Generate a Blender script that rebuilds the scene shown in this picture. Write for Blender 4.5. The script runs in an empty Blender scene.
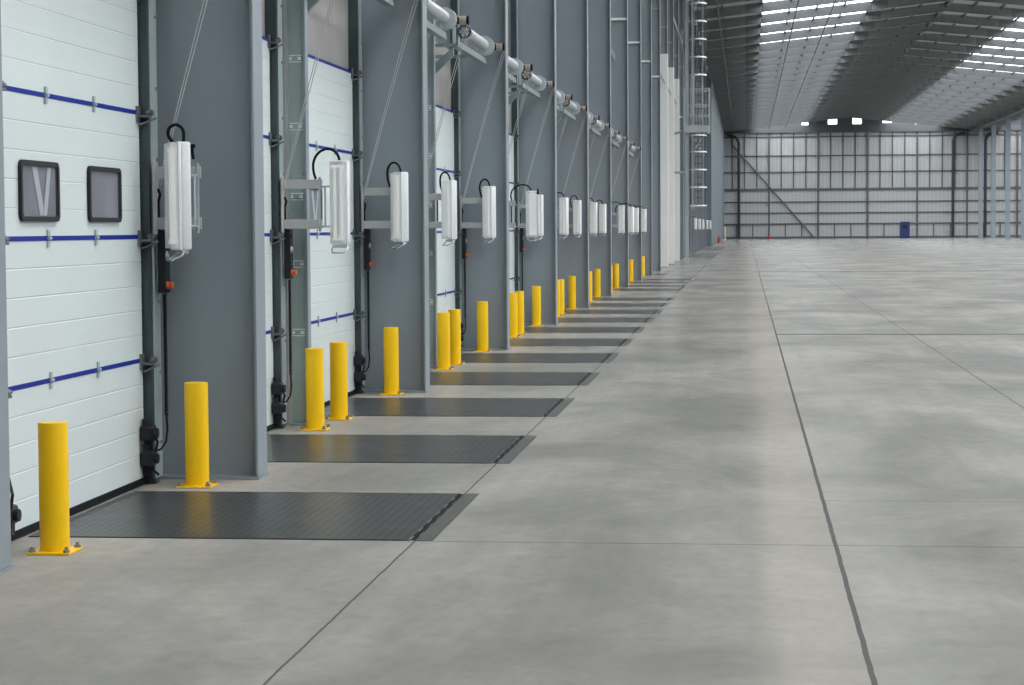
import bpy, bmesh, math, random
from mathutils import Vector, Matrix
random.seed(7)
PI = math.pi
COL = bpy.context.scene.collection
H = 1.6

# ------------------------------------------------------------------ materials
def new_mat(name):
    m = bpy.data.materials.new(name); m.use_nodes = True
    nt = m.node_tree
    return m, nt, nt.nodes['Principled BSDF']

def mat(name, rgb, rough=0.5, metal=0.0, var=0.06, scale=3.0, spec=0.5, stretch=(1, 1, 1), coat=0.0):
    m, nt, b = new_mat(name)
    N, L = nt.nodes, nt.links
    tc = N.new('ShaderNodeTexCoord'); mp = N.new('ShaderNodeMapping'); mp.inputs['Scale'].default_value = stretch
    nz = N.new('ShaderNodeTexNoise'); nz.inputs['Scale'].default_value = scale; nz.inputs['Detail'].default_value = 4
    cr = N.new('ShaderNodeValToRGB')
    lo = [max(0, c * (1 - var)) for c in rgb]; hi = [min(1, c * (1 + var)) for c in rgb]
    cr.color_ramp.elements[0].position = 0.3; cr.color_ramp.elements[1].position = 0.7
    cr.color_ramp.elements[0].color = (*lo, 1); cr.color_ramp.elements[1].color = (*hi, 1)
    L.new(tc.outputs['Object'], mp.inputs['Vector']); L.new(mp.outputs['Vector'], nz.inputs['Vector'])
    L.new(nz.outputs['Fac'], cr.inputs['Fac']); L.new(cr.outputs['Color'], b.inputs['Base Color'])
    b.inputs['Roughness'].default_value = rough; b.inputs['Metallic'].default_value = metal
    b.inputs['Specular IOR Level'].default_value = spec
    b.inputs['Coat Weight'].default_value = coat
    return m

def emis(name, rgb, s):
    m, nt, b = new_mat(name)
    b.inputs['Base Color'].default_value = (*[c * .5 for c in rgb], 1)
    b.inputs['Emission Color'].default_value = (*rgb, 1); b.inputs['Emission Strength'].default_value = s
    b.inputs['Roughness'].default_value = .6
    return m

M = {}
M['steel'] = mat('painted_grey_steel', (.262, .300, .332), .42, var=.05, scale=1.2)
M['flange'] = M['steel']
M['post'] = mat('painted_green_grey_steel', (.34, .41, .40), .42, var=.07, scale=2)
M['galv'] = mat('galvanised_steel', (.42, .49, .51), .42, metal=.1, var=.10, scale=9)
M['galvdark'] = mat('dark_galvanised_track', (.055, .075, .082), .45, metal=.3, var=.15, scale=6)
M['bracket'] = mat('dull_bracket_steel', (.15, .165, .17), .45, metal=.3, var=.2, scale=15)
M['bracketgalv'] = mat('weathered_galvanised_steel', (.22, .27, .275), .45, metal=.15, var=.15, scale=9)
M['door'] = mat('white_door_skin', (.70, .755, .75), .45, var=.02, scale=1.5)
M['blue'] = mat('blue_strip', (.004, .022, .27), .55, var=.06, spec=.2)
M['black'] = mat('black_rubber', (.010, .011, .013), .85, var=.2, spec=.15)
M['charcoal'] = mat('charcoal_plastic', (.014, .016, .024), .5, var=.12, spec=.3)
M['yellow'] = mat('yellow_paint', (.95, .56, .004), .36, var=.03, scale=2, spec=.3)
M['bolt'] = mat('zinc_bolt', (.32, .31, .30), .35, metal=.7)
M['orange'] = mat('orange_button', (.75, .13, .02), .4)
M['lampwhite'] = mat('white_lamp_housing', (.86, .88, .88), .35, var=.02)
M['armgrey'] = mat('pale_grey_bracket', (.46, .46, .455), .5, var=.04)
M['chrome'] = mat('bright_wire', (.62, .65, .68), .25, metal=.6)
M['wallgrey'] = mat('warm_grey_wall_panel', (.36, .34, .33), .7, var=.10, scale=1.6, stretch=(1, 1, .35))
M['pier'] = mat('pale_warm_pier', (.46, .44, .42), .7, var=.06)
M['upper'] = mat('dark_upper_cladding', (.12, .13, .14), .6, var=.08)
M['clad'] = mat('blue_grey_cladding', (.105, .13, .15), .55, var=.05, scale=.4)
M['casing'] = mat('white_fire_casing', (.72, .72, .70), .6, var=.04, scale=.6)
M['deck'] = mat('roof_liner', (.45, .46, .47), .6, var=.05, scale=.5)
M['rafter'] = mat('roof_steel_toned_down', (.046, .051, .056), .5, var=.06)  # darkened to hold down the rooflight glow; purlins and pipes share it
M['rafter_painted_falloff'] = mat('roof_steel_painted_falloff', (.145, .15, .153), .5, var=.06)  # same steel, light falloff beside the rooflights put into the colour
M['rafter_painted_light'] = mat('roof_steel_painted_light', (.22, .226, .232), .5, var=.06)  # same steel lightened to stand for spread light away from the rooflights
M['pipe'] = mat('dark_pipe', (.02, .024, .034), .5)
M['rail'] = mat('dark_rail', (.075, .082, .092), .55)
M['valley'] = mat('valley_column_paint', (.21, .25, .29), .5)
M['navy'] = mat('navy_door', (.008, .018, .12), .45)
M['red'] = mat('red_paint', (.62, .015, .012), .4)
M['cream'] = mat('cream_post', (.55, .48, .32), .5)
M['ladder'] = mat('pale_galvanised_ladder', (.36, .39, .40), .5, metal=.1)
M['hoop'] = mat('bright_hoop', (.80, .82, .82), .5)
M['tan'] = mat('tan_gear', (.38, .33, .27), .5, var=.15, scale=20)
M['drum'] = mat('pale_spring_drum', (.52, .55, .57), .4, metal=.2)
M['lip'] = mat('worn_lip_steel', (.085, .084, .078), .42, metal=.2, var=.2, scale=6, stretch=(3, .7, 1))
M['glow'] = emis('rooflight_sheet', (.93, .975, 1.0), 6.1)
M['endwin'] = emis('bright_end_window', (.95, .98, 1.0), 5.0)

# diffuser: clear prismatic polycarbonate, lamp off, faint glow added to brighten the cover
m, nt, b = new_mat('prismatic_diffuser')
b.inputs['Base Color'].default_value = (.80, .84, .87, 1); b.inputs['Roughness'].default_value = .18
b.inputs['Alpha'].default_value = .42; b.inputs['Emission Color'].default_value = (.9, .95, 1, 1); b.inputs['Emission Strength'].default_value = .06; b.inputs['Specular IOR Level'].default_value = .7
wv = nt.nodes.new('ShaderNodeTexWave'); wv.inputs['Scale'].default_value = 30
tc = nt.nodes.new('ShaderNodeTexCoord'); bp = nt.nodes.new('ShaderNodeBump'); bp.inputs['Strength'].default_value = .3; bp.inputs['Distance'].default_value = .005
nt.links.new(tc.outputs['Object'], wv.inputs['Vector']); nt.links.new(wv.outputs['Fac'], bp.inputs['Height']); nt.links.new(bp.outputs['Normal'], b.inputs['Normal'])
M['diffuser'] = m
M['tube'] = emis('unlit_tube_added_glow', (1, .98, .90), .36)  # tubes are unlit; weak emission added to lift the lamp face

# window pane
m, nt, b = new_mat('door_pane')
b.inputs['Base Color'].default_value = (.17, .18, .205, 1); b.inputs['Roughness'].default_value = .12
b.inputs['Alpha'].default_value = .16
M['pane'] = m
M['paneback'] = mat('dusky_view', (.31, .32, .375), .6, var=.25, scale=3, stretch=(1, 1, .4))
M['diagonal_band'] = mat('pale_diagonal', (.72, .75, .80), .6)  # pale tone of the diagonals behind the door pane

# leveller tread plate: ribbed dark steel
m, nt, b = new_mat('tread_plate')
N, L = nt.nodes, nt.links
tc = N.new('ShaderNodeTexCoord')
w1 = N.new('ShaderNodeTexWave'); w1.bands_direction = 'X'; w1.inputs['Scale'].default_value = 6.0
w2 = N.new('ShaderNodeTexWave'); w2.bands_direction = 'Y'; w2.inputs['Scale'].default_value = 4.0
nz = N.new('ShaderNodeTexNoise'); nz.inputs['Scale'].default_value = 2.2; nz.inputs['Detail'].default_value = 5; nz.inputs['Distortion'].default_value = 1.2
mx = N.new('ShaderNodeMath'); mx.operation = 'MAXIMUM'
pw = N.new('ShaderNodeMath'); pw.operation = 'POWER'; pw.inputs[1].default_value = 2.2
pw2 = N.new('ShaderNodeMath'); pw2.operation = 'POWER'; pw2.inputs[1].default_value = 9
cr = N.new('ShaderNodeValToRGB'); cr.color_ramp.elements[0].color = (.038, .039, .040, 1); cr.color_ramp.elements[1].color = (.10, .101, .101, 1)
mixc = N.new('ShaderNodeMixRGB'); mixc.blend_type = 'MIX'; mixc.inputs['Color2'].default_value = (.007, .0072, .0075, 1)
mul = N.new('ShaderNodeMath'); mul.operation = 'MULTIPLY'; mul.inputs[1].default_value = .9
for w in (w1, w2, nz): L.new(tc.outputs['Object'], w.inputs['Vector'])
L.new(w1.outputs['Fac'], pw.inputs[0]); L.new(w2.outputs['Fac'], pw2.inputs[0])
L.new(pw.outputs[0], mx.inputs[0]); L.new(pw2.outputs[0], mx.inputs[1])
L.new(nz.outputs['Fac'], cr.inputs['Fac']); L.new(cr.outputs['Color'], mixc.inputs['Color1']); L.new(mx.outputs[0], mul.inputs[0]); L.new(mul.outputs[0], mixc.inputs['Fac'])
L.new(mixc.outputs['Color'], b.inputs['Base Color'])
rr = N.new('ShaderNodeMapRange'); rr.inputs['To Min'].default_value = .26; rr.inputs['To Max'].default_value = .40; b.inputs['Specular IOR Level'].default_value = .4
L.new(nz.outputs['Fac'], rr.inputs['Value']); L.new(rr.outputs['Result'], b.inputs['Roughness'])
b.inputs['Metallic'].default_value = .15
M['tread'] = m

# far wall sheeting, faint vertical ribs
m, nt, b = new_mat('white_wall_sheeting')
N, L = nt.nodes, nt.links
tc = N.new('ShaderNodeTexCoord')
wv = N.new('ShaderNodeTexWave'); wv.bands_direction = 'X'; wv.inputs['Scale'].default_value = .62
nz = N.new('ShaderNodeTexNoise'); nz.inputs['Scale'].default_value = .12
cr = N.new('ShaderNodeValToRGB'); cr.color_ramp.elements[0].color = (.31, .315, .32, 1); cr.color_ramp.elements[1].color = (.39, .395, .40, 1)
ad = N.new('ShaderNodeMath'); ad.operation = 'ADD'; hf = N.new('ShaderNodeMath'); hf.operation = 'MULTIPLY'; hf.inputs[1].default_value = .5
L.new(tc.outputs['Object'], wv.inputs['Vector']); L.new(tc.outputs['Object'], nz.inputs['Vector'])
L.new(wv.outputs['Fac'], ad.inputs[0]); L.new(nz.outputs['Fac'], ad.inputs[1]); L.new(ad.outputs[0], hf.inputs[0]); L.new(hf.outputs[0], cr.inputs['Fac'])
L.new(cr.outputs['Color'], b.inputs['Base Color']); b.inputs['Roughness'].default_value = .6
M['sheet'] = m

# concrete floor
m, nt, b = new_mat('polished_concrete')
N, L = nt.nodes, nt.links
tc = N.new('ShaderNodeTexCoord'); sp = N.new('ShaderNodeSeparateXYZ'); L.new(tc.outputs['Object'], sp.inputs[0])
def noise(scale, stretch, detail=5, rough=.55, dist=0.0):
    mp = N.new('ShaderNodeMapping'); mp.inputs['Scale'].default_value = stretch
    n = N.new('ShaderNodeTexNoise'); n.inputs['Scale'].default_value = scale; n.inputs['Detail'].default_value = detail
    n.inputs['Roughness'].default_value = rough; n.inputs['Distortion'].default_value = dist
    L.new(tc.outputs['Object'], mp.inputs['Vector']); L.new(mp.outputs['Vector'], n.inputs['Vector']); return n.outputs['Fac']
def math_(op, a, bb=None, c=None):
    n = N.new('ShaderNodeMath'); n.operation = op
    for i, v in enumerate((a, bb, c)):
        if v is None: continue
        if isinstance(v, (int, float)): n.inputs[i].default_value = v
        else: L.new(v, n.inputs[i])
    return n.outputs[0]
def maprange(v, a, bb, c, d):
    n = N.new('ShaderNodeMapRange'); n.inputs['From Min'].default_value = a; n.inputs['From Max'].default_value = bb
    n.inputs['To Min'].default_value = c; n.inputs['To Max'].default_value = d; L.new(v, n.inputs['Value']); return n.outputs['Result']
def mixcol(fac, c1, c2, mode='MIX'):
    n = N.new('ShaderNodeMixRGB'); n.blend_type = mode
    for key, v in (('Fac', fac), ('Color1', c1), ('Color2', c2)):
        if isinstance(v, tuple): n.inputs[key].default_value = (*v, 1)
        elif isinstance(v, (int, float)): n.inputs[key].default_value = v
        else: L.new(v, n.inputs[key])
    return n.outputs['Color']
X, Y = sp.outputs['X'], sp.outputs['Y']
big = noise(.55, (1, .55, 1), 6, .62, .5)
mid = noise(2.4, (1, .75, 1), 7, .66, .6)
fine = noise(16, (1, .5, 1), 4, .6)
streak = noise(5.0, (1, .03, 1), 3, .5)
base = mixcol(maprange(big, .36, .64, 0, 1), (.185, .180, .166), (.385, .365, .330))
base = mixcol(maprange(mid, .35, .72, 0, .55), base, (.28, .272, .254))
base = mixcol(maprange(streak, .45, .75, 0, .30), base, (.20, .197, .19))
# travelled lane, darker, beside the long joint
lane = math_('SUBTRACT', 1.0, math_('MINIMUM', math_('MULTIPLY', math_('ABSOLUTE', math_('ADD', X, .78)), 1.35), 1.0))
lane = math_('MULTIPLY', lane, maprange(mid, .3, .65, .15, 1))
base = mixcol(math_('MULTIPLY', lane, .34), base, (.135, .135, .130))
# warm dusty margin along the long joint
warm = math_('SUBTRACT', 1.0, math_('MINIMUM', math_('MULTIPLY', math_('ABSOLUTE', math_('ADD', X, -.27)), 3.2), 1.0))
base = mixcol(math_('MULTIPLY', warm, math_('MULTIPLY', mid, .75)), base, (.40, .32, .26))
warm2 = math_('SUBTRACT', 1.0, math_('MINIMUM', math_('MULTIPLY', math_('ABSOLUTE', math_('ADD', X, 3.35)), 1.6), 1.0))
base = mixcol(math_('MULTIPLY', warm2, .45), base, (.44, .385, .32))
base = mixcol(maprange(noise(7.5, (1, .9, 1), 6, .7), .38, .72, 0, .38), base, (.23, .224, .21))
base = mixcol(maprange(fine, .45, .8, 0, .2), base, (.13, .13, .13))
def line(coord, pos, hw, lo=None, axis=None):
    d = math_('ABSOLUTE', math_('SUBTRACT', coord, pos))
    v = math_('LESS_THAN', d, hw)
    if lo is not None:
        v = math_('MULTIPLY', v, math_('GREATER_THAN', axis, lo))
    return v
jit = math_('MULTIPLY', math_('SUBTRACT', noise(3, (1, 1, 1), 3), .5), .012)
XJ = math_('ADD', X, jit)
for pos, hw, c, s in ((.447, .011, (.045, .045, .045), .9), (-1.69, .006, (.06, .06, .06), .75), (2.42, .008, (.07, .07, .07), .7), (9.4, .012, (.1, .1, .1), .6), (18, .015, (.1, .1, .1), .6)):
    base = mixcol(math_('MULTIPLY', line(XJ, pos, hw), s), base, c)
for pos, hw, lo, s in ((31.7, .12, .447, .9), (76.0, .35, .3, .8), (10.66, .010, -1.6, .55), (12.42, .008, .447, .45), (21.5, .015, .447, .25), (120, .4, 0, .5)):
    base = mixcol(math_('MULTIPLY', line(Y, pos, hw, lo, X), s), base, (.05, .05, .05))
df_ = N.new('ShaderNodeBsdfDiffuse'); gl_ = N.new('ShaderNodeBsdfGlossy'); ms_ = N.new('ShaderNodeMixShader')
L.new(base, df_.inputs['Color']); gl_.inputs['Roughness'].default_value = .13; lw_ = N.new('ShaderNodeLayerWeight'); lw_.inputs['Blend'].default_value = .5
L.new(maprange(math_('POWER', lw_.outputs['Facing'], 25.0), 0, 1, .03, .60), ms_.inputs[0])
L.new(df_.outputs[0], ms_.inputs[1]); L.new(gl_.outputs[0], ms_.inputs[2])
out_ = [n_ for n_ in N if n_.type == 'OUTPUT_MATERIAL'][0]; L.new(ms_.outputs[0], out_.inputs['Surface'])
L.new(base, b.inputs['Base Color'])
L.new(maprange(mid, .3, .7, .30, .40), b.inputs['Roughness'])
b.inputs['Specular IOR Level'].default_value = .06
bp = N.new('ShaderNodeBump'); bp.inputs['Strength'].default_value = .012; bp.inputs['Distance'].default_value = .01
L.new(mid, bp.inputs['Height']); L.new(bp.outputs['Normal'], b.inputs['Normal'])
M['floor'] = m

# ------------------------------------------------------------------ mesh builder
class MB:
    def __init__(s): s.bm = bmesh.new()
    def box(s, x0, x1, y0, y1, z0, z1, bev=0):
        r = bmesh.ops.create_cube(s.bm, size=1)
        for v in r['verts']:
            v.co = Vector((x0 + (v.co.x + .5) * (x1 - x0), y0 + (v.co.y + .5) * (y1 - y0), z0 + (v.co.z + .5) * (z1 - z0)))
        if bev:
            es = list({e for v in r['verts'] for e in v.link_edges})
            bmesh.ops.bevel(s.bm, geom=es, offset=bev, segments=2, affect='EDGES', profile=.5)
        return s
    def cyl(s, a, b, r, n=16, r2=None, caps=True):
        a, b = Vector(a), Vector(b); d = b - a
        q = d.to_track_quat('Z', 'Y').to_matrix().to_4x4(); q.translation = (a + b) / 2
        bmesh.ops.create_cone(s.bm, cap_ends=caps, segments=n, radius1=r, radius2=r if r2 is None else r2, depth=d.length, matrix=q)
        return s
    def tube(s, pts, r, n=8):
        pts = [Vector(p) for p in pts]; rings = []
        up = Vector((.13, .31, 1)).normalized()
        for i, p in enumerate(pts):
            t = (pts[min(i + 1, len(pts) - 1)] - pts[max(i - 1, 0)]).normalized()
            u = up - t * up.dot(t)
            if u.length < .05: u = Vector((1, .2, 0)) - t * Vector((1, .2, 0)).dot(t)
            u.normalize(); w = t.cross(u); up = u
            rings.append([s.bm.verts.new(p + r * (math.cos(2 * PI * k / n) * u + math.sin(2 * PI * k / n) * w)) for k in range(n)])
        for A, B in zip(rings, rings[1:]):
            for k in range(n): s.bm.faces.new((A[k], A[(k + 1) % n], B[(k + 1) % n], B[k]))
        s.bm.faces.new(rings[0][::-1]); s.bm.faces.new(rings[-1])
        return s
    def prism(s, poly, axis, a, b):
        def P(u, v, t):
            return {'x': (t, u, v), 'y': (u, t, v), 'z': (u, v, t)}[axis]
        A = [s.bm.verts.new(P(u, v, a)) for u, v in poly]; B = [s.bm.verts.new(P(u, v, b)) for u, v in poly]
        n = len(poly)
        for k in range(n): s.bm.faces.new((A[k], A[(k + 1) % n], B[(k + 1) % n], B[k]))
        s.bm.faces.new(A[::-1]); s.bm.faces.new(B)
        return s
    def build(s, name, m, parent=None, smooth=False):
        bmesh.ops.recalc_face_normals(s.bm, faces=s.bm.faces)
        me = bpy.data.meshes.new(name); s.bm.to_mesh(me); s.bm.free()
        me.materials.append(m)
        if smooth:
            for p in me.polygons: p.use_smooth = True
            try: me.set_sharp_from_angle(angle=math.radians(40))
            except Exception: pass
        o = bpy.data.objects.new(name, me); COL.objects.link(o)
        if parent is not None: o.parent = parent
        return o

def tag(o, label=None, cat=None, group=None, kind=None):
    if label: o['label'] = label
    if cat: o['category'] = cat
    if group: o['group'] = group
    if kind: o['kind'] = kind
    return o
def empty(name, loc, label=None, cat=None, group=None, kind=None):
    o = bpy.data.objects.new(name, None); COL.objects.link(o); o.location = loc; o.empty_display_size = .1
    return tag(o, label, cat, group, kind)
KIDS = {}
def copy_tree(o, parent=None):
    c = o.copy(); COL.objects.link(c)
    if parent is not None: c.parent = parent
    for ch in list(o.children): copy_tree(ch, c)
    return c
ORD = ['first', 'second', 'third', 'fourth', 'fifth', 'sixth', 'seventh', 'eighth', 'ninth', 'tenth', 'eleventh', 'twelfth', 'thirteenth', 'fourteenth', 'fifteenth', 'sixteenth',
       'seventeenth', 'eighteenth', 'nineteenth', 'twentieth', 'twenty-first', 'twenty-second', 'twenty-third', 'twenty-fourth', 'twenty-fifth', 'twenty-sixth', 'twenty-seventh', 'twenty-eighth', 'twenty-ninth', 'thirtieth', 'thirty-first', 'thirty-second', 'thirty-third', 'thirty-fourth']

# ------------------------------------------------------------------ layout constants (metres)
PB = 3.579                 # bay pitch
def cY(k): return 11.63 + PB * k     # bay centre along the dock wall
XW = -3.82                 # wall plane
XD = -3.78                 # door face
ZD = 3.115                 # door height
XC = -3.11                 # column front
ZE, XR, ZR, XV = 14.55, 13.1, 16.25, 29.3   # eaves, ridge x, ridge z, valley x
YEND = 283.0
def dY(k): return cY(k) + (.12 if k else 0)     # door centre
def zroof(x):
    if x > XV: x = 2 * XV - x
    return ZE + (ZR - ZE) * (1 - abs(x - XR) / (XR + 3.11))

# ------------------------------------------------------------------ setting
f = MB().box(-4.2, 64, -9, YEND + .4, -.3, 0).build('floor', M['floor']); tag(f, 'polished grey concrete warehouse floor with saw-cut joints', 'floor', kind='structure')

wl = empty('wall_left', (XW, 0, 0), 'dock wall of warm grey panels behind the row of white doors', 'wall', kind='structure')
MB().box(-.3, 0, -9, 178, 0, 3.92).build('lower_panel', M['wallgrey'], wl)
for y in (17.0, 24.16, 31.32):
    MB().box(.0005, .106, y - .075, y + .075, 0, 3.92).build('pier_board', M['pier'], wl)
MB().box(-.3, 0, -9, 178, 3.925, 14.6).build('upper_panel', M['upper'], wl)
MB().box(-.3, .95, 178, YEND + .3, 0, 14.35).build('cladding', M['clad'], wl)

wf = empty('wall_far', (0, YEND, 0), 'far end wall of white sheeting behind a grid of dark rails', 'wall', kind='structure')
MB().box(-4, 64, .0, .3, 0, 14.0).build('sheeting', M['sheet'], wf)
MB().box(-4, 64, .0, .3, 14.0, 17).build('gable', M['rail'], wf)
for z, h in ((13.45, .16), (10.95, .16), (8.8, .16), (6.5, .34), (4.86, .17), (3.4, .17), (1.95, .2), (.2, .2)):
    MB().box(-3.5, 63, -.12, -.02, z - h / 2, z + h / 2).build('rail', M['rail'], wf)
for i in range(-1, 10):
    x = 3.04 + 6.45 * i
    if i > -1: MB().box(x - .12, x + .12, -.25, -.125, 0, 14).build('post', M['rail'], wf)
    for q in (1, 2, 3):
        xx = x + 6.45 * q / 4
        if xx > -3: MB().box(xx - .075, xx + .075, -.12, -.03, 6.67, 13.95).build('mullion', M['rail'], wf)
    for q in (1, 2):
        xx = x + 6.45 * q / 3
        if xx > -3: MB().box(xx - .07, xx + .07, -.12, -.03, .3, 1.85).build('mullion', M['rail'], wf)
MB().tube([(-1.9, -.32, 12.6), (9.0, -.32, .12)], .11, 6).build('diagonal_brace', M['rail'], wf)
MB().box(-3.5, 63, -.4, -.02, 13.98, 14.12).build('eaves_beam', M['rail'], wf)
for n, (x, z, w, h) in enumerate(((7.75, 15.15, .85, .28), (11.35, 15.4, 1.15, .62), (14.55, 15.55, 1.15, .95), (18.45, 15.4, 1.15, .45), (22.5, 15.1, .8, .3))):
    o = MB().box(x - w / 2, x + w / 2, YEND - .04, YEND - .005, z - h / 2, z + h / 2).build('window_%d' % (n + 1), M['endwin'])
    tag(o, ['small bright window high on the far gable, first from the dock side', 'bright window high on the far gable, second from the dock side', 'bright tall window high on the far gable, third from the dock side',
            'bright window high on the far gable, fourth from the dock side', 'small bright window high on the far gable, fifth from the dock side'][n], 'window', kind='structure')

nd = empty('door_20', (20.83, YEND, 0), 'navy blue personnel door in the far white wall', 'door', kind='structure')
MB().box(-.53, .53, -.3, -.26, .02, 2.1, .01).build('leaf', M['navy'], nd)
MB().box(-.3, .3, -.32, -.305, 1.25, 1.75).build('vision_panel', M['charcoal'], nd)
MB().box(-.48, -.40, -.34, -.305, .98, 1.04).build('handle', M['chrome'], nd)
MB().box(-.6, -.53, -.3, -.24, .0, 2.17).box(.53, .6, -.3, -.24, 0, 2.17).box(-.53, .53, -.3, -.24, 2.1, 2.17).build('frame', M['navy'], nd)

o = MB().box(62.0, 62.3, -9, YEND + .3, 0, 14.6).build('wall_right', M['clad']); tag(o, 'blue grey clad side wall far across the hall', 'wall', kind='structure')
o = MB().box(-4.2, 64, -9.3, -9, 0, 16.4).build('wall_near', M['clad']); tag(o, 'blue grey clad end wall behind the viewer', 'wall', kind='structure')

# roof: two spans with rafters under the deck and a band of rooflights on each slope
ce = empty('ceiling', (0, 0, 0), 'dark double-span warehouse roof with bands of bright rooflights', 'roof', kind='structure')
zones = [(.95, 7.85), (18.3, 25.2), (2 * XV - 25.2, 2 * XV - 18.3), (2 * XV - 7.85, 2 * XV - .95)]
knots = [-3.9] + [v for z in zones for v in z] + [XR, XV, 2 * XV - XR, 62.1]
knots = sorted(knots)
for a, c in zip(knots, knots[1:]):
    zone = any(abs(a - z0) < .01 and abs(c - z1) < .01 for z0, z1 in zones)
    za, zc = zroof(a), zroof(c)
    MB().prism([(a, za), (c, zc), (c, zc + .12), (a, za + .12)], 'y', -9, YEND + .3).build('rooflight_sheet' if zone else 'roof_deck', M['glow'] if zone else M['deck'], ce)
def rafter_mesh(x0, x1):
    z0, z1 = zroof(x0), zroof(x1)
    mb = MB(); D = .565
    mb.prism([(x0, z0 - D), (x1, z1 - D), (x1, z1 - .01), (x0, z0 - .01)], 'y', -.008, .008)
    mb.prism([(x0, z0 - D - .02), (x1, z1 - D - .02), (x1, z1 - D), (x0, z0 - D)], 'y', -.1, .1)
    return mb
segs = []  # rafters cut by tone to imitate soft light falloff at rooflight edges
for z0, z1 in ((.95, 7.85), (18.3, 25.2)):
    segs += [(z0 - 1.0, z0, 'rafter_painted_falloff'), (z0, z1, 'rafter'), (z1, z1 + 1.0, 'rafter_painted_falloff')]
segs += [(-3.05, -.05, 'rafter_painted_light'), (8.85, XR, 'rafter_painted_light'), (XR, 17.3, 'rafter_painted_light'), (26.2, XV, 'rafter_painted_light')]
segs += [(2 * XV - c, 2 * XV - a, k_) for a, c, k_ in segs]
NR = range(-3, 38)
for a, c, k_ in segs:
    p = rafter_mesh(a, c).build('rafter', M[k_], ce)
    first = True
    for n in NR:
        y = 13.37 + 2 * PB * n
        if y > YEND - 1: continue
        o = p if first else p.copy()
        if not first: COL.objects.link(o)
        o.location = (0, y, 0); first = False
pur = []
s = (7.85 - .95) / 4
xs = [-1.4, .95, .95 + s, .95 + 2 * s, .95 + 3 * s, 7.85, 9.6, 11.35]
for x in xs + [2 * XR - x for x in xs] + [XR]:
    for xx in (x, 2 * XV - x):
        zz = zroof(xx)
        w = .10 if x != XR else .22
        d = .14 if x != XR else .30
        MB().box(xx - w / 2, xx + w / 2, -9, YEND, zz - d, zz - .015).build('purlin', M['rafter'], ce)
for x in (3.0, 5.2, -1.6):
    MB().tube([(x, -8, zroof(x) - .62), (x, YEND - .5, zroof(x) - .62)], .05, 6).build('sprinkler_pipe', M['rafter'], ce)
MB().box(XV - .3, XV + .3, -9, YEND, zroof(XV) - .75, zroof(XV) - .2).build('valley_gutter', M['rail'], ce)

# ------------------------------------------------------------------ main columns
def column_proto(h):
    r = empty('steel_column', (0, 0, 0))
    MB().box(-3.80, XC - .016, -.006, .006, .02, h).build('web', M['steel'], r)
    MB().box(XC - .016, XC, -.135, .125, .02, h, .002).build('front_flange', M['flange'], r)
    MB().box(-3.815, -3.80, -.13, .13, .02, h).build('back_flange', M['steel'], r)
    MB().box(-3.815, XC + .006, -.145, .13, .001, .018).build('base_plate', M['steel'], r)
    MB().box(-3.80, XC - .02, -.10, -.007, 7.08, 7.14).build('stiffener', M['hoop'], r)
    MB().box(-3.80, XC - .02, -.06, -.007, 9.55, 9.60).build('stiffener', M['armgrey'], r)
    return r
cp = column_proto(14.35)
NCOL = 23
for i in range(NCOL):
    o = cp if i == 0 else copy_tree(cp)
    o.location = (0, 13.37 + 2 * PB * i, 0)
    lab = 'tall grey steel I-column on the dock wall, %s main column from the front' % ORD[i]
    if 10 <= i <= 12: lab = 'tall steel column with white casing round its lower part, %s of three beside the ladder' % ORD[i - 10]
    tag(o, lab, 'column', 'grey steel columns along the dock wall', 'thing')
    if 10 <= i <= 12:
        MB().box(-3.81, XC + .02, -.16, .145, .022, 8.5, .01).build('casing', M['casing'], o)
        MB().box(-3.81, XC + .025, -.165, .15, 4.15, 4.25, .01).build('shadow_band', M['casing'], o)  # thin raised band standing in for a soft shadow across the casing
        MB().prism([(-3.75, 8.2), (-3.2, 7.25), (-3.2, 7.4), (-3.75, 8.45)], 'y', -.2, -.165).build('gusset', M['armgrey'], o)
    if i == 6:
        MB().prism([(-3.79, 6.55), (-3.45, 6.05), (-3.45, 6.2), (-3.79, 6.8)], 'y', -.16, -.01).build('gusset', M['armgrey'], o)

# intermediate posts
def post_proto(fw):
    r = empty('wall_post', (0, 0, 0))
    MB().box(-3.70, -3.565, -.008, .008, .02, 9.5).build('web', M['post'], r)
    MB().box(-3.565, -3.55, -fw, fw, .02, 9.5).build('front_flange', M['flange'], r)
    MB().box(-3.712, -3.70, -fw, fw, .02, 9.5).build('back_flange', M['post'], r)
    MB().box(-3.712, -3.545, -fw - .02, fw + .02, .001, .018).build('base_plate', M['steel'], r)
    for z in (.76, 1.32, 1.87, 2.44, 2.99):
        b_ = MB().box(-3.695, -3.585, -.012, -.0085, z + .022, z + .03).box(-3.695, -3.585, -.012, -.0085, z - .03, z - .022); b_.box(-3.69, -3.67, -.03, -.016, z - .012, z + .012); b_.box(-3.62, -3.59, -.03, -.016, z - .012, z + .012)
        b_.build('fixing_cleat', M['lampwhite'], r)
    return r
pp0, pp = post_proto(.10), post_proto(.055)
post_y = {0: (9.53, .088), 1: (17.0, 0), 2: (24.16, 0), 3: (31.32, 0)}
for j, (y, dx) in post_y.items():
    o = pp0 if j == 0 else (pp if j == 1 else copy_tree(pp))
    o.location = (dx, y, 0)
    tag(o, ['slim blue grey steel post at the near edge of the first dock door', 'slim green grey steel post between the second and third dock doors', 'slim green grey steel post between the fourth and fifth dock doors', 'slim green grey steel post between the sixth and seventh dock doors'][j],
        'post', 'slim posts between dock doors', 'thing')

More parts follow.
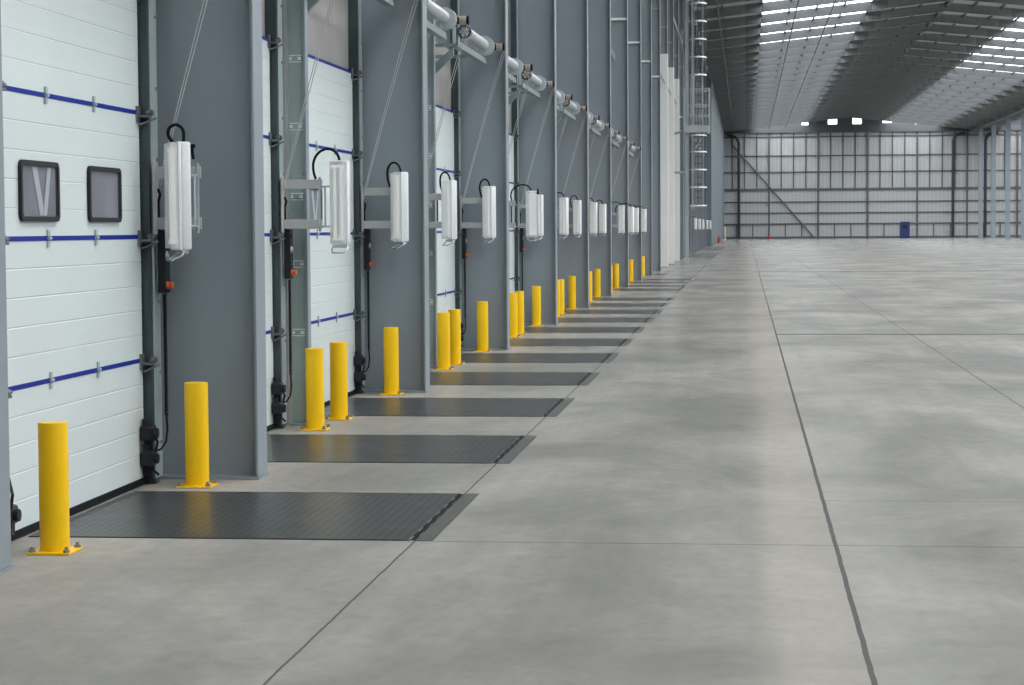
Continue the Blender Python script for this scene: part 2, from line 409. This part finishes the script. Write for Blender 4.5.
# ------------------------------------------------------------------ dock doors
SEC = ZD / 4 - .003
def door_proto():
    r = empty('door_1', (0, 0, 0))
    W = 1.33
    for n in range(4):
        z0 = max(.045, .018 + n * .775); z1 = .018 + (n + 1) * .775 - .012
        rows = 5; pts = [(XW + .002, z0), (XD, z0)]
        for q in range(1, rows):
            zz = z0 + (z1 - z0) * q / rows
            pts += [(XD, zz - .005), (XD - .0022, zz - .002), (XD - .0022, zz + .002), (XD, zz + .005)]
        pts += [(XD, z1), (XW + .002, z1)]
        MB().prism(pts, 'y', -W, W).build('door_section', M['door'], r)
    for n in range(1, 5):
        z = .018 + n * .775 - .006
        MB().box(XD - .02, XD + .003, -W, W, z - .013, z + .013).build('blue_strip', M['blue'], r)
    for n in range(1, 4):
        z = .018 + n * .775 - .006
        for y in (-1.2, -.455, .395):
            h = MB().box(XD + .003, XD + .011, y - .017, y + .017, z - .046, z - .012).box(XD + .003, XD + .011, y - .017, y + .017, z + .012, z + .046)
            h.cyl((XD + .012, y - .02, z), (XD + .012, y + .02, z), .010, 10)
            h.build('hinge', M['galv'], r)
    for n in range(1, 5):
        z = .018 + n * .775 - .006
        for sgn in (-1, 1):
            e = sgn * W
            h = MB().box(XD, XD + .012, min(e, e - sgn * .07), max(e, e - sgn * .07), z - .06, z + .04)
            h.tube([(XD + .01, e - sgn * .03, z - .075), (XD + .07, e + sgn * .03, z - .045), (XD + .09, e + sgn * .07, z - .03)], .0075, 6)
            h.box(XD + .012, XD + .08, min(e - sgn * .05, e + sgn * .02), max(e - sgn * .05, e + sgn * .02), z - .03, z - .015)
            h.cyl((XD + .07, e - sgn * .05, z), (XD + .07, e + sgn * .06, z), .012, 10)
            h.cyl((XD + .07, e + sgn * .0, z), (XD + .07, e + sgn * .035, z), .022, 14)
            h.build('roller_bracket', M['bracket'], r)
    MB().box(XW + .002, XD + .012, -W, W, .004, .044).build('bottom_seal', M['black'], r)
    for sgn in (-1, 1):
        e = sgn * (W - .05)
        h = MB()
        for z in ((.17, .33) if sgn > 0 else (.16,)):
            h.box(XD + .002, XD + .085, e - .06, e + .06, z - .05, z + .05, .018)
            h.cyl((XD + .085, e - .01, z), (XD + .11, e - .01, z), .032, 14)
            h.cyl((XD + .03, e - .02, z + .05), (XD + .03, e - .02, z + .09), .02, 12)
        h.tube([(XD + .05, e, .36), (XD + .09, e + .05 * sgn, .27), (XD + .06, e + .03 * sgn, .10), (XD + .09, e + .06 * sgn, .06)], .009, 6)
        h.box(XD + .002, XD + .06, e + .01, e + .07, .05, .12, .008)
        h.build('safety_switch', M['charcoal'], r)
    for yc in (-.60, .565):
        w, h_ = .312, .162; zc = 1.815
        fr = MB()
        def rr(w, h, rad, n=5):
            out = []
            for cx, cz, a0 in ((w - rad, h - rad, 0), (-w + rad, h - rad, 90), (-w + rad, -h + rad, 180), (w - rad, -h + rad, 270)):
                for q in range(n + 1):
                    a = math.radians(a0 + 90 * q / n); out.append((cx + rad * math.cos(a), cz + rad * math.sin(a)))
            return out
        A, B = rr(w, h_, .04), rr(w - .026, h_ - .026, .018)
        n = len(A)
        def ring(pts, x): return [fr.bm.verts.new((x, yc + u, zc + v)) for u, v in pts]
        r0, r1, r2, r3 = ring(A, XD + .001), ring(A, XD + .02), ring(B, XD + .02), ring(B, XD + .001)
        for P_, Q_ in ((r0, r1), (r1, r2), (r2, r3)):
            for k in range(n): fr.bm.faces.new((P_[k], P_[(k + 1) % n], Q_[(k + 1) % n], Q_[k]))
        wf_ = fr.build('window_frame', M['charcoal'], r)
        pv = [(yc + u, zc + v) for u, v in B]
        MB().prism(pv, 'x', XD + .012, XD + .016).build('pane', M['pane'], wf_)
        MB().prism(pv, 'x', XD + .0015, XD + .003).build('view_through', M['paneback'], wf_)
        if yc < 0:
            MB().prism([(yc - .10, zc + .13), (yc - .02, zc + .13), (yc + .09, zc - .13), (yc + .02, zc - .13)], 'x', XD + .0035, XD + .006).prism([(yc + .14, zc + .13), (yc + .20, zc + .13), (yc + .12, zc - .13), (yc + .06, zc - .13)], 'x', XD + .0065, XD + .009).build('diagonal_band', M['diagonal_band'], wf_)  # two pale diagonals forming a V behind the pane
    return r
dp = door_proto()
DOORS = [0, 1, 2, 3, 4, 5, 6]
for n, k in enumerate(DOORS):
    o = dp if k == 0 else copy_tree(dp)
    o.name = 'door_%d' % (k + 1); o.location = (0, dY(k), 0)
    tag(o, 'white sectional dock door with blue strips, %s from the front' % ORD[k], 'dock door', 'white sectional dock doors', 'structure')

# vertical guide rails beside each door
def guide_proto(sgn):
    r = empty('guide_rail', (0, 0, 0))
    e = 1.352 * sgn
    a, b_ = sorted((e, e + sgn * .045))
    MB().box(XW + .002, XD + .052, a, b_, .03, 6.0).build('track', M['galvdark'], r)
    a, b_ = sorted((e + sgn * .046, e + sgn * .21))
    mb = MB().box(XD + .044, XD + .055, a, b_, .03, 6.0)
    mb.box(XW + .002, XD + .055, min(e + sgn * .046, e + sgn * .052), max(e + sgn * .046, e + sgn * .052), .03, 6.0)
    mb.build('mounting_angle', M['galv'], r)
    for z in [.25 + .45 * q for q in range(9)]:
        MB().cyl((XD + .055, e + sgn * .17, z), (XD + .064, e + sgn * .17, z), .011, 8).build('bolt', M['bolt'], r)
    MB().box(XD - .03, XD + .065, min(e, e + sgn * .09), max(e, e + sgn * .09), .001, .03).build('foot', M['galvdark'], r)
    return r
gf, gn = guide_proto(1), guide_proto(-1)
for k in DOORS:
    for p, nm in ((gf, 'far'), (gn, 'near')):
        o = p if k == 0 else copy_tree(p)
        o.location = (0, dY(k), 0)
        tag(o, 'galvanised vertical guide rail at the %s edge of the %s dock door' % (nm, ORD[k]), 'guide rail', 'door guide rails', 'thing')

# control stations with coiled cable
def control_proto():
    r = empty('control_station', (0, 0, 0))
    y = 1.375 + .115
    MB().box(-3.693, -3.640, y - .05, y + .05, 1.205, 1.605, .006).build('casing', M['charcoal'], r)
    b_ = MB().cyl((-3.640, y - .025, 1.255), (-3.628, y - .025, 1.255), .024, 16).cyl((-3.628, y - .025, 1.255), (-3.612, y - .025, 1.255), .016, 14).cyl((-3.612, y - .025, 1.255), (-3.602, y - .025, 1.255), .021, 16)
    b_.build('emergency_button', M['orange'], r, True)
    MB().cyl((-3.640, y - .03, 1.44), (-3.632, y - .03, 1.44), .028, 16).cyl((-3.632, y - .03, 1.44), (-3.624, y - .03, 1.44), .014, 12).build('key_switch', M['armgrey'], r, True)
    MB().cyl((-3.640, y - .03, 1.55), (-3.635, y - .03, 1.55), .012, 12).build('lamp', M['black'], r)
    MB().box(-3.706, -3.694, y - .03, y + .03, 1.23, 1.58).build('mounting_plate', M['armgrey'], r)
    pts = []
    for q in range(0, 620):
        t = q / 620; a = q * 2 * PI / 11
        pts.append((-3.655 + .010 * math.cos(a), y - .03 + .010 * math.sin(a), 1.20 - .78 * t))
    MB().tube(pts, .0042, 5).build('coiled_cable', M['black'], r)
    MB().tube([(-3.655, y - .03, .42), (-3.650, y - .03, .34), (-3.655, y - .05, .26), (-3.68, y - .08, .215), (-3.705, y - .16, .205)], .007, 6).build('plain_cable', M['black'], r)
    MB().tube([(-3.685, y - .03, 1.6), (-3.687, y - .03, 1.78), (-3.675, y - .03, 1.83), (-3.69, y - .03, 1.865)], .009, 6).build('feed_cable', M['black'], r)
    return r
ct = control_proto()
for k in range(0, 8):
    o = ct if k == 0 else copy_tree(ct)
    o.location = (-.012, dY(k), 0)
    tag(o, 'black control box with orange stop button beside the %s dock door' % ORD[k], 'control box', 'dock door control boxes', 'thing')

# torsion spring shaft with hand chain operator above each door
def operator_proto():
    r = empty('door_operator', (0, 0, 0))
    X0, Z0 = -3.35, 3.955
    y0, y1 = -.70, 1.40
    MB().cyl((X0, y0 - .05, Z0), (X0, 1.68, Z0), .0125, 10).build('shaft', M['bolt'], r, True)
    MB().cyl((X0, y0 + .22, Z0), (X0, 1.12, Z0), .072, 24).cyl((X0, 1.12, Z0), (X0, 1.2, Z0), .055, 24).build('spring_drum', M['drum'], r, True)
    d = MB().cyl((X0, 1.21, Z0), (X0, 1.24, Z0), .122, 28).cyl((X0, 1.24, Z0), (X0, 1.34, Z0), .10, 28).cyl((X0, 1.34, Z0), (X0, 1.37, Z0), .122, 28)
    d.build('cable_drum', M['drum'], r, True)
    d = MB()
    n = 24
    pts = [(X0 + .072 * math.cos(2 * PI * q / n), y0, Z0 + .072 * math.sin(2 * PI * q / n)) for q in range(n + 1)]
    d.tube(pts, .013, 6)
    for q in range(5):
        a = 2 * PI * q / 5
        d.tube([(X0, y0, Z0), (X0 + .07 * math.cos(a), y0, Z0 + .07 * math.sin(a))], .009, 6)
    d.cyl((X0, y0 - .02, Z0), (X0, y0 + .12, Z0), .03, 16)
    d.build('spoked_wheel', M['galvdark'], r)
    MB().cyl((X0, y0 - .03, Z0), (X0, y0 - .015, Z0), .034, 16).build('wheel_hub', M['tan'], r)
    g = MB().box(X0 + .03, X0 + .10, 1.42, 1.52, Z0 - .05, Z0 + .05, .006)
    g.cyl((X0 + .10, 1.47, Z0 - .003), (X0 + .215, 1.47, Z0 - .003), .047, 20)
    mo = g.build('motor', M['tan'], r, True)
    MB().box(X0 + .075, X0 + .135, 1.405, 1.425, Z0 - .05, Z0 + .03, .004).build('terminal_box', M['black'], mo)
    MB().cyl((X0 + .215, 1.47, Z0 - .003), (X0 + .24, 1.47, Z0 - .003), .05, 20).build('motor_cap', M['black'], mo, True)
    b_ = MB().box(X0 - .03, X0 + .05, -1.66, 1.05, 3.70, 3.712)
    b_.prism([(-1.66, 3.712), (-1.66, 3.77), (.95, 3.77), (1.05, 3.712)], 'x', X0 + .045, X0 + .05)
    b_.box(XW + .003, X0 - .03, -.06, 0, 3.695, 3.735)
    b_.box(XW + .003, X0 + .03, -1.66, -1.60, 3.695, 3.735)
    b_.build('support_bracket', M['bracketgalv'], r)
    for y in (-1.58, -.60, .80):
        MB().box(X0 - .02, X0 + .02, y, y + .012, 3.713, Z0 - (.073 if y > 0 else .02)).build('bearing_plate', M['galv'], r)
    MB().prism([(-3.80, 3.15), (-3.80, 3.32), (X0, 3.695), (X0, 3.60)], 'y', -1.66, -1.60).build('knee_brace', M['bracketgalv'], r)
    # hand chain: two strands from the motor end down to the guide rail
    ch = MB()
    for dx, rr_ in ((0, .0042), (.030, .0042)):
        pts = []
        for q in range(0, 41):
            t = q / 40
            x = -3.125 + dx + (-3.69 + 3.125 - dx * .6) * (t ** .93)
            z = 3.90 - 1.99 * t
            pts.append((x, 1.45, z))
        ch.tube(pts, rr_, 5)
    ch.tube([(-3.69, 1.45, 1.91), (-3.68, 1.45, 1.89), (-3.67, 1.45, 1.91)], .0042, 5)
    ch.build('hand_chain', M['armgrey'], r)
    return r
op = operator_proto()
for k in range(0, 15):
    o = op if k == 0 else copy_tree(op)
    o.location = (0, cY(k), 0)
    tag(o, 'spring shaft with motor and hanging chain above the %s dock bay' % ORD[k], 'door operator', 'door operators', 'thing')

# ------------------------------------------------------------------ dock lights on swing arms
def dock_light(y, lx, ly, ang, label, simple=False):
    """y: mount, (lx,ly): lamp axis relative to (0,y), ang: direction the diffuser faces (deg, 0 = towards -Y, + = towards -X)"""
    r = empty('dock_light', (0, y, 0), label, 'dock light', 'dock lights on swing arms', 'thing')
    hx, z0, z1 = (-3.40 if lx > -3.5 else -3.43), 1.625, 1.965
    mb = MB()
    for z in (1.645, 1.965):
        mb.box(-3.708, hx + .02, -.006, .006, z - .037, z + .037, .003)
    mb.box(-3.708, -3.700, -.06, .02, 1.58, 2.03)
    mb.build('wall_bracket', M['armgrey'], r)
    MB().cyl((hx, -.016, 1.585), (hx, -.016, 2.02), .011, 12).build('hinge_rod', M['chrome'], r)
    back = Vector((math.sin(math.radians(ang)), math.cos(math.radians(ang)), 0))     # from diffuser towards housing
    side = Vector((back.y, -back.x, 0))
    c = Vector((lx, ly, 0))
    at = c + back * .055
    a0 = Vector((hx, -.016, 0))
    fr = MB()
    for z in (z0, z1 - .02):
        mid = (a0 + at) / 2
        fr.tube([a0 + Vector((0, 0, z)), mid + Vector((0, 0, z)), at + Vector((0, 0, z))], .008, 8)
    e = a0 + (at - a0) * .25
    fr.tube([e + Vector((0, 0, z0)), e + Vector((0, 0, z1 - .02))], .008, 8)
    fr.build('swing_frame', M['chrome'], r)
    if simple is False and abs(lx - hx) > .1 and lx < hx:
        # folded outer link with its clips
        fr = MB()
        for dx in (.015, .05):
            fr.tube([(hx + dx, -.06, 1.60), (hx + dx, -.06, 1.965)], .0075, 8)
        fr.tube([(hx - .01, -.06, 1.975), (hx + .04, -.06, 1.985), (hx + .075, -.06, 1.955), (hx + .08, -.06, 1.92), (hx + .08, -.06, 1.66), (hx + .05, -.06, 1.61), (hx - .01, -.06, 1.595)], .0065, 8)
        for z in (1.965, 1.605):
            fr.box(hx - .012, hx + .06, -.075, -.045, z - .018, z + .018, .004)
        fr.box(hx - .03, hx + .0, -.09, -.03, 1.985, 2.06, .004)
        fr.build('folded_link', M['chrome'], r)
    def place(o):
        o.matrix_parent_inverse = Matrix()
        o.matrix_basis = Matrix(((side.x, -back.x * -1, 0, c.x), (side.y, back.y, 0, c.y), (0, 0, 1, 1.815), (0, 0, 0, 1)))
    # local frame: x = side, y = back
    hs = MB().box(-.075, .075, .0, .064, -.335, .335, .014).box(-.074, -.066, -.02, .0, -.335, .335, .002).box(.066, .074, -.02, .0, -.335, .335, .002).box(-.066, .066, -.02, .0, .325, .335).box(-.066, .066, -.02, .0, -.335, -.325)
    ho = hs.build('housing', M['lampwhite'], r, True); place(ho)
    # hollow prismatic cover
    df = MB()
    prof = [(-.068, .0), (-.066, -.045), (-.052, -.068), (.052, -.068), (.066, -.045), (.068, .0)]
    df.prism(prof, 'z', -.325, .325)
    do = df.build('diffuser', M['diffuser'], r); place(do)
    tb = MB().cyl((-.028, -.035, -.27), (-.028, -.035, .27), .013, 12).cyl((.028, -.035, -.27), (.028, -.035, .27), .013, 12).box(-.045, .045, -.05, -.014, .27, .30, .004).box(-.045, .045, -.05, -.014, -.30, -.27, .004)
    to = tb.build('lamp_tube', M['tube'], do)
    hd = MB().tube([(-.055, .02, -.335), (-.065, -.0, -.372), (-.045, -.06, -.40), (.045, -.06, -.40), (.065, -.0, -.372), (.055, .02, -.335)], .0065, 8).box(-.06, .06, .0, .045, -.362, -.335, .006)
    ko = hd.build('pull_handle', M['chrome'], r); place(ko)
    top = c + back * .02 + Vector((0, 0, 2.15))
    A = Vector((hx - .03, -.02, 2.005))
    up = .10 if lx > hx else .085
    md = (A + top) / 2
    pts = []
    if lx < -3.5:
        A = Vector((hx - .012, -.06, 2.05)); top = top + Vector((.03, -.03, 0))
        P0, P1, P2, P3 = None, None, None, None
        ctl = [A, A + Vector((-.012, .02, .06)), top + Vector((.035, .10, -.02)), top + Vector((-.05, .11, -.03)), top + Vector((-.105, .05, .03)), top + Vector((-.09, .0, .085)), top + Vector((-.04, -.01, .105)), top + Vector((.0, -.005, .07)), top]
    else: ctl = None
    if ctl is None: P0, P1, P2, P3 = A, A + Vector((-.09 if lx > hx + .03 else .05, -.03, .24)), top + Vector((-.02 if lx > hx else -.16, -.02, .17)), top
    if ctl:
        for i_ in range(len(ctl) - 1):
            a_, b1, c1, d_ = ctl[max(i_ - 1, 0)], ctl[i_], ctl[i_ + 1], ctl[min(i_ + 2, len(ctl) - 1)]
            for q in range(5):
                t = q / 5
                pts.append(.5 * (2 * b1 + (c1 - a_) * t + (2 * a_ - 5 * b1 + 4 * c1 - d_) * t * t + (3 * b1 - a_ - 3 * c1 + d_) * t ** 3))
        pts.append(ctl[-1])
    for q in range(0 if ctl else 17):
        t = q / 16
        pts.append(P0 * (1 - t) ** 3 + P1 * 3 * t * (1 - t) ** 2 + P2 * 3 * t * t * (1 - t) + P3 * t ** 3)
    MB().tube(pts, .0105, 8).build('flex_cable', M['black'], r, True)
    return r
YL = 1.42
lamps = {0: (-3.515, -.17, 55), 1: (-3.225, -.10, 5), 2: (-3.325, -.13, 48), 3: (-3.345, -.13, 42), 4: (-3.325, -.13, 38), 5: (-3.135, -.06, -22), 6: (-3.385, -.1, 20), 7: (-3.275, -.1, 30), 8: (-3.315, -.1, 20),
         9: (-3.25, -.1, 15), 10: (-3.295, -.1, 25), 11: (-3.07, -.1, 5), 12: (-3.03, -.1, 20), 13: (-3.08, -.1, 15), 14: (-3.035, -.1, 20)}
for k, (lx, ly, a) in lamps.items():
    dock_light(dY(k) + YL, lx, ly, a, 'white dock light on a swing arm, %s from the front' % ORD[k])
for q, (k, lx) in enumerate(((32, -3.0), (35, -3.0), (38, -2.98), (42, -2.95), (45, -2.9))):
    dock_light(cY(k) + YL, lx, -.1, 8, 'small distant white dock light beyond the ladder, %s from the ladder' % ORD[q], True)

# ------------------------------------------------------------------ dock levellers
def leveller_proto():
    r = empty('dock_leveller', (0, 0, 0))
    w = .965
    MB().box(-3.74, -1.728, -w + .025, w - .025, .0008, .0030).build('platform', M['tread'], r)
    lip = MB().box(-1.687, -1.60, -w + .0, w, .0008, .0028)
    lip.build('lip', M['lip'], r)
    hg = MB()
    n = 12
    for q in range(n):
        y0 = -w + .02 + (2 * w - .04) * q / n
        hg.box(-1.718 - (.008 if q % 2 else 0), -1.698 + (0 if q % 2 else .006), y0, y0 + (2 * w - .04) / n * .96, .0006, .0034)
    hg.build('lip_hinge', M['black'], r)
    MB().box(-3.74, -1.72, -w, -w + .024, .0005, .0026).build('side_seal', M['black'], r)
    MB().box(-3.74, -1.72, w - .024, w, .0005, .0026).build('side_seal', M['black'], r)
    return r
lp = leveller_proto()
LEV = list(range(0, 11)) + [12, 13, 14, 15]
FAR = list(range(28, 34)) + list(range(37, 46))
first = True
for k in LEV + FAR:
    o = lp if first else copy_tree(lp); first = False
    o.location = (0, cY(k), 0)
    if k in LEV:
        lab = 'dark steel dock leveller plate in the floor, %s from the front' % ORD[LEV.index(k)]
    elif k < 34: lab = 'dark dock leveller just beyond the ladder, %s of the nearer far group' % ORD[k - 28]
    else: lab = 'dark dock leveller far down the wall, %s of the farthest group' % ORD[k - 37]
    tag(o, lab, 'dock leveller', 'dock levellers along the wall', 'thing')
o = MB().box(-3.6, -2.70, -.9, .9, .001, .008, .002).build('floor_plate', M['lip']); o.location = (0, 72.3, 0)
tag(o, 'short dark steel floor plate past the last near dock leveller', 'floor plate', None, 'thing')

# ------------------------------------------------------------------ bollards
def bollard_proto():
    r = empty('bollard', (0, 0, 0))
    t = MB(); n = 40
    prof = [(.0735, .012), (.0735, .645), (.0715, .651), (.060, .653), (0.0, .653)]
    rings = []
    for rad, z in prof[:-1]:
        rings.append([t.bm.verts.new((rad * math.cos(2 * PI * q / n), rad * math.sin(2 * PI * q / n), z)) for q in range(n)])
    for A, B in zip(rings, rings[1:]):
        for q in range(n): t.bm.faces.new((A[q], A[(q + 1) % n], B[(q + 1) % n], B[q]))
    t.bm.faces.new(rings[-1]); t.bm.faces.new(rings[0][::-1])
    t.build('tube', M['yellow'], r, True)
    MB().box(-.108, .108, -.108, .108, .001, .012, .002).build('base_plate', M['yellow'], r)
    for sx in (-1, 1):
        for sy in (-1, 1):
            MB().cyl((sx * .088, sy * .088, .012), (sx * .088, sy * .088, .026), .017, 6).cyl((sx * .088, sy * .088, .026), (sx * .088, sy * .088, .04), .009, 10).build('anchor_bolt', M['bolt'], r)
    return r
bo = bollard_proto(); first = True
for k in list(range(0, 11)) + [12, 13, 14, 15]:
    for s_, nm in ((-1.39, 'near'), (1.39, 'far')):
        o = bo if first else copy_tree(bo); first = False
        o.location = ((-3.43 if s_ < 0 else -3.413) if k == 0 else -3.43 if k == 1 else -3.415, cY(k) + s_ + ((.12 if s_ < 0 else 0) if k else (-.07 if s_ < 0 else -.15)), 0)
        tag(o, 'yellow steel bollard bolted down at the %s side of the %s dock leveller' % (nm, ORD[LEV.index(k)]), 'bollard', 'yellow bollards guarding the dock doors', 'thing')

o = copy_tree(bo); o.location = (-3.41, cY(16) + 1.39, 0)
tag(o, 'yellow steel bollard farthest along the dock wall, beyond the last near dock leveller', 'bollard', 'yellow bollards guarding the dock doors', 'thing')

# ------------------------------------------------------------------ caged ladder with platform
ld = empty('caged_ladder', (-2.58, 93.5, 0), 'pale caged ladder tower with railed platform standing by the dock wall', 'ladder', None, 'thing')
MB().box(-.075, .075, -.075, .075, .001, 13.2).build('post', M['ladder'], ld)
MB().box(-.12, 1.0, -.3, 1.2, 5.75, 6.05).build('platform', M['ladder'], ld)
g = MB()
for x in (-.1, .98):
    for y in (-.28, 1.18): g.box(x - .022, x + .022, y - .022, y + .022, 6.05, 7.7)
for z in (6.5, 6.95, 7.65):
    g.box(-.1, .98, -.3, -.26, z - .02, z + .02); g.box(.96, 1.0, -.28, 1.18, z - .02, z + .02); g.box(-.1, .98, 1.16, 1.2, z - .02, z + .02)
for q in range(1, 8):
    x = -.1 + 1.08 * q / 8; g.box(x - .008, x + .008, -.29, -.27, 6.05, 7.65)
g.build('guardrail', M['ladder'], ld)
MB().box(.22, .34, .0, .05, 2.4, 5.75).box(.22, .34, .0, .05, 6.06, 12.0).build('stile', M['ladder'], ld)
MB().box(.66, .72, .0, .05, 2.4, 5.75).box(.66, .72, .0, .05, 6.06, 12.0).build('stile', M['ladder'], ld)
for z in [2.6 + .3 * q for q in range(31)]:
    if 5.7 < z < 6.1: continue
    MB().cyl((.30, .025, z), (.70, .025, z), .016, 8).build('rung', M['rail'], ld)
for z in [2.55, 3.35, 4.12, 4.9, 5.62, 8.25, 9.02, 9.8, 10.58, 11.36]:
    h = MB(); n = 20
    c1, c2 = [], []
    for q in range(n + 1):
        a = PI * 1.06 * q / n - PI * .03
        c1.append((.50 + .37 * math.cos(a), .02 - .62 * max(0, math.sin(a)), z))
    for A, B in zip(c1, c1[1:]):
        h.prism([(A[0], A[1]), (B[0], B[1]), (B[0] * .97 + .015, B[1] * .97), (A[0] * .97 + .015, A[1] * .97)], 'z', z - .032, z + .032)
    h.build('hoop', M['hoop'], ld)
for q in range(7):
    a = PI * q / 6
    x, y = .50 + .355 * math.cos(a), .02 - .59 * math.sin(a)
    MB().box(x - .018, x + .018, y - .01, y + .01, 2.5, 5.74).box(x - .018, x + .018, y - .01, y + .01, 8.2, 11.5).build('cage_bar', M['rail'], ld)
for A, B, rad in (((-.05, .1, 4.4), (.75, .1, 5.74), .05), ((-1.0, .1, 5.6), (-.05, .1, 5.85), .06), ((-1.0, .1, 4.05), (-.05, .1, 4.0), .06), ((-.3, .1, 10.0), (.75, .1, 12.0), .07), ((-1.0, .1, 11.8), (.0, .1, 9.1), .08)):
    MB().tube([A, B], rad, 6).build('brace', M['ladder'], ld)

# ------------------------------------------------------------------ valley columns and far things
for n, y in enumerate((229.6, 243.4, 257.2, 270.8)):
    r = empty('valley_column', (XV, y, 0), 'pale grey column under the roof valley, %s towards the far wall' % ORD[n], 'column', 'columns under the roof valley', 'thing')
    MB().box(-.27, .27, -.2, -.17, .02, 13.7).box(-.27, .27, .17, .2, .02, 13.7).box(-.02, .02, -.17, .17, .02, 13.7).build('shaft', M['valley'], r)
    MB().box(-.36, .36, -.3, .3, .001, .02).build('base_plate', M['valley'], r)
for n, (x, sx) in enumerate(((-.92, -1), (26.95, 1), (31.1, 1))):
    r = empty('downpipe', (x, YEND - .85, 0), ['black downpipe on the far wall nearest the dock side', 'black downpipe with bent top on the far wall nearest the blue door', 'black downpipe on the far wall among the valley columns'][n], 'downpipe', 'black downpipes on the far wall', 'thing')
    MB().tube([(0, 0, .01), (0, 0, 12.6), (sx * .12, 0, 13.1), (sx * .45, 0, 13.45), (sx * 1.6, 0, 13.75)], .20, 10).build('pipe', M['pipe'], r, True)
    MB().box(-.28, .28, -.26, .26, 3.35, 3.47).box(-.28, .28, -.26, .26, 8.8, 8.92).build('pipe_clip', M['pipe'], r)
def extinguisher(x, y, label):
    r = empty('fire_extinguisher', (x, y, 0), label, 'fire extinguisher', 'red fire extinguishers', 'thing')
    MB().cyl((0, 0, .01), (0, 0, .46), .14, 18).cyl((0, 0, .46), (0, 0, .56), .14, 18, .05).build('body', M['red'], r, True)
    MB().cyl((0, 0, .56), (0, 0, .62), .04, 10).box(-.03, .12, -.02, .02, .62, .66).build('valve', M['black'], r)
    MB().tube([(.05, -.03, .6), (.17, -.03, .52), (.18, -.03, .25)], .02, 6).build('hose', M['black'], r)
extinguisher(-2.70, 214, 'red fire extinguisher on the floor at the far end of the dock wall')
extinguisher(3.04, YEND - .6, 'red fire extinguisher at the foot of the far white wall')
r = empty('guard_post', (-2.6, 262, 0), 'cream guard post standing in the far corner by the dock wall', 'post', None, 'thing')
MB().cyl((0, 0, .02), (0, 0, 1.55), .13, 14).cyl((0, 0, 1.55), (0, 0, 1.6), .13, 14, .06).build('shaft', M['cream'], r, True)
MB().box(-.2, .2, -.2, .2, .001, .02).build('base_plate', M['cream'], r)

# ------------------------------------------------------------------ world, camera
w = bpy.data.worlds.new('World'); bpy.context.scene.world = w; w.use_nodes = True
w.node_tree.nodes['Background'].inputs['Color'].default_value = (.75, .85, 1, 1)
w.node_tree.nodes['Background'].inputs['Strength'].default_value = .3

FPX, YAW, PITCH, ROLL = 2113.72, .110403, .053912, -.0062453
cam = bpy.data.cameras.new('Camera'); co = bpy.data.objects.new('Camera', cam); COL.objects.link(co)
cam.sensor_fit = 'HORIZONTAL'; cam.sensor_width = 36; cam.lens = 36 * FPX / 1024
cam.clip_start = .1; cam.clip_end = 500
F = Vector((-math.sin(YAW) * math.cos(PITCH), math.cos(YAW) * math.cos(PITCH), -math.sin(PITCH)))
R0 = Vector((math.cos(YAW), math.sin(YAW), 0)); U0 = R0.cross(F)
R = R0 * math.cos(ROLL) + U0 * math.sin(ROLL); U = U0 * math.cos(ROLL) - R0 * math.sin(ROLL)
co.matrix_world = Matrix(((R.x, U.x, -F.x, 0), (R.y, U.y, -F.y, 0), (R.z, U.z, -F.z, H), (0, 0, 0, 1)))
sc = bpy.context.scene; sc.camera = co
sc.view_settings.view_transform = 'Standard'; sc.view_settings.look = 'None'; sc.view_settings.exposure = 0
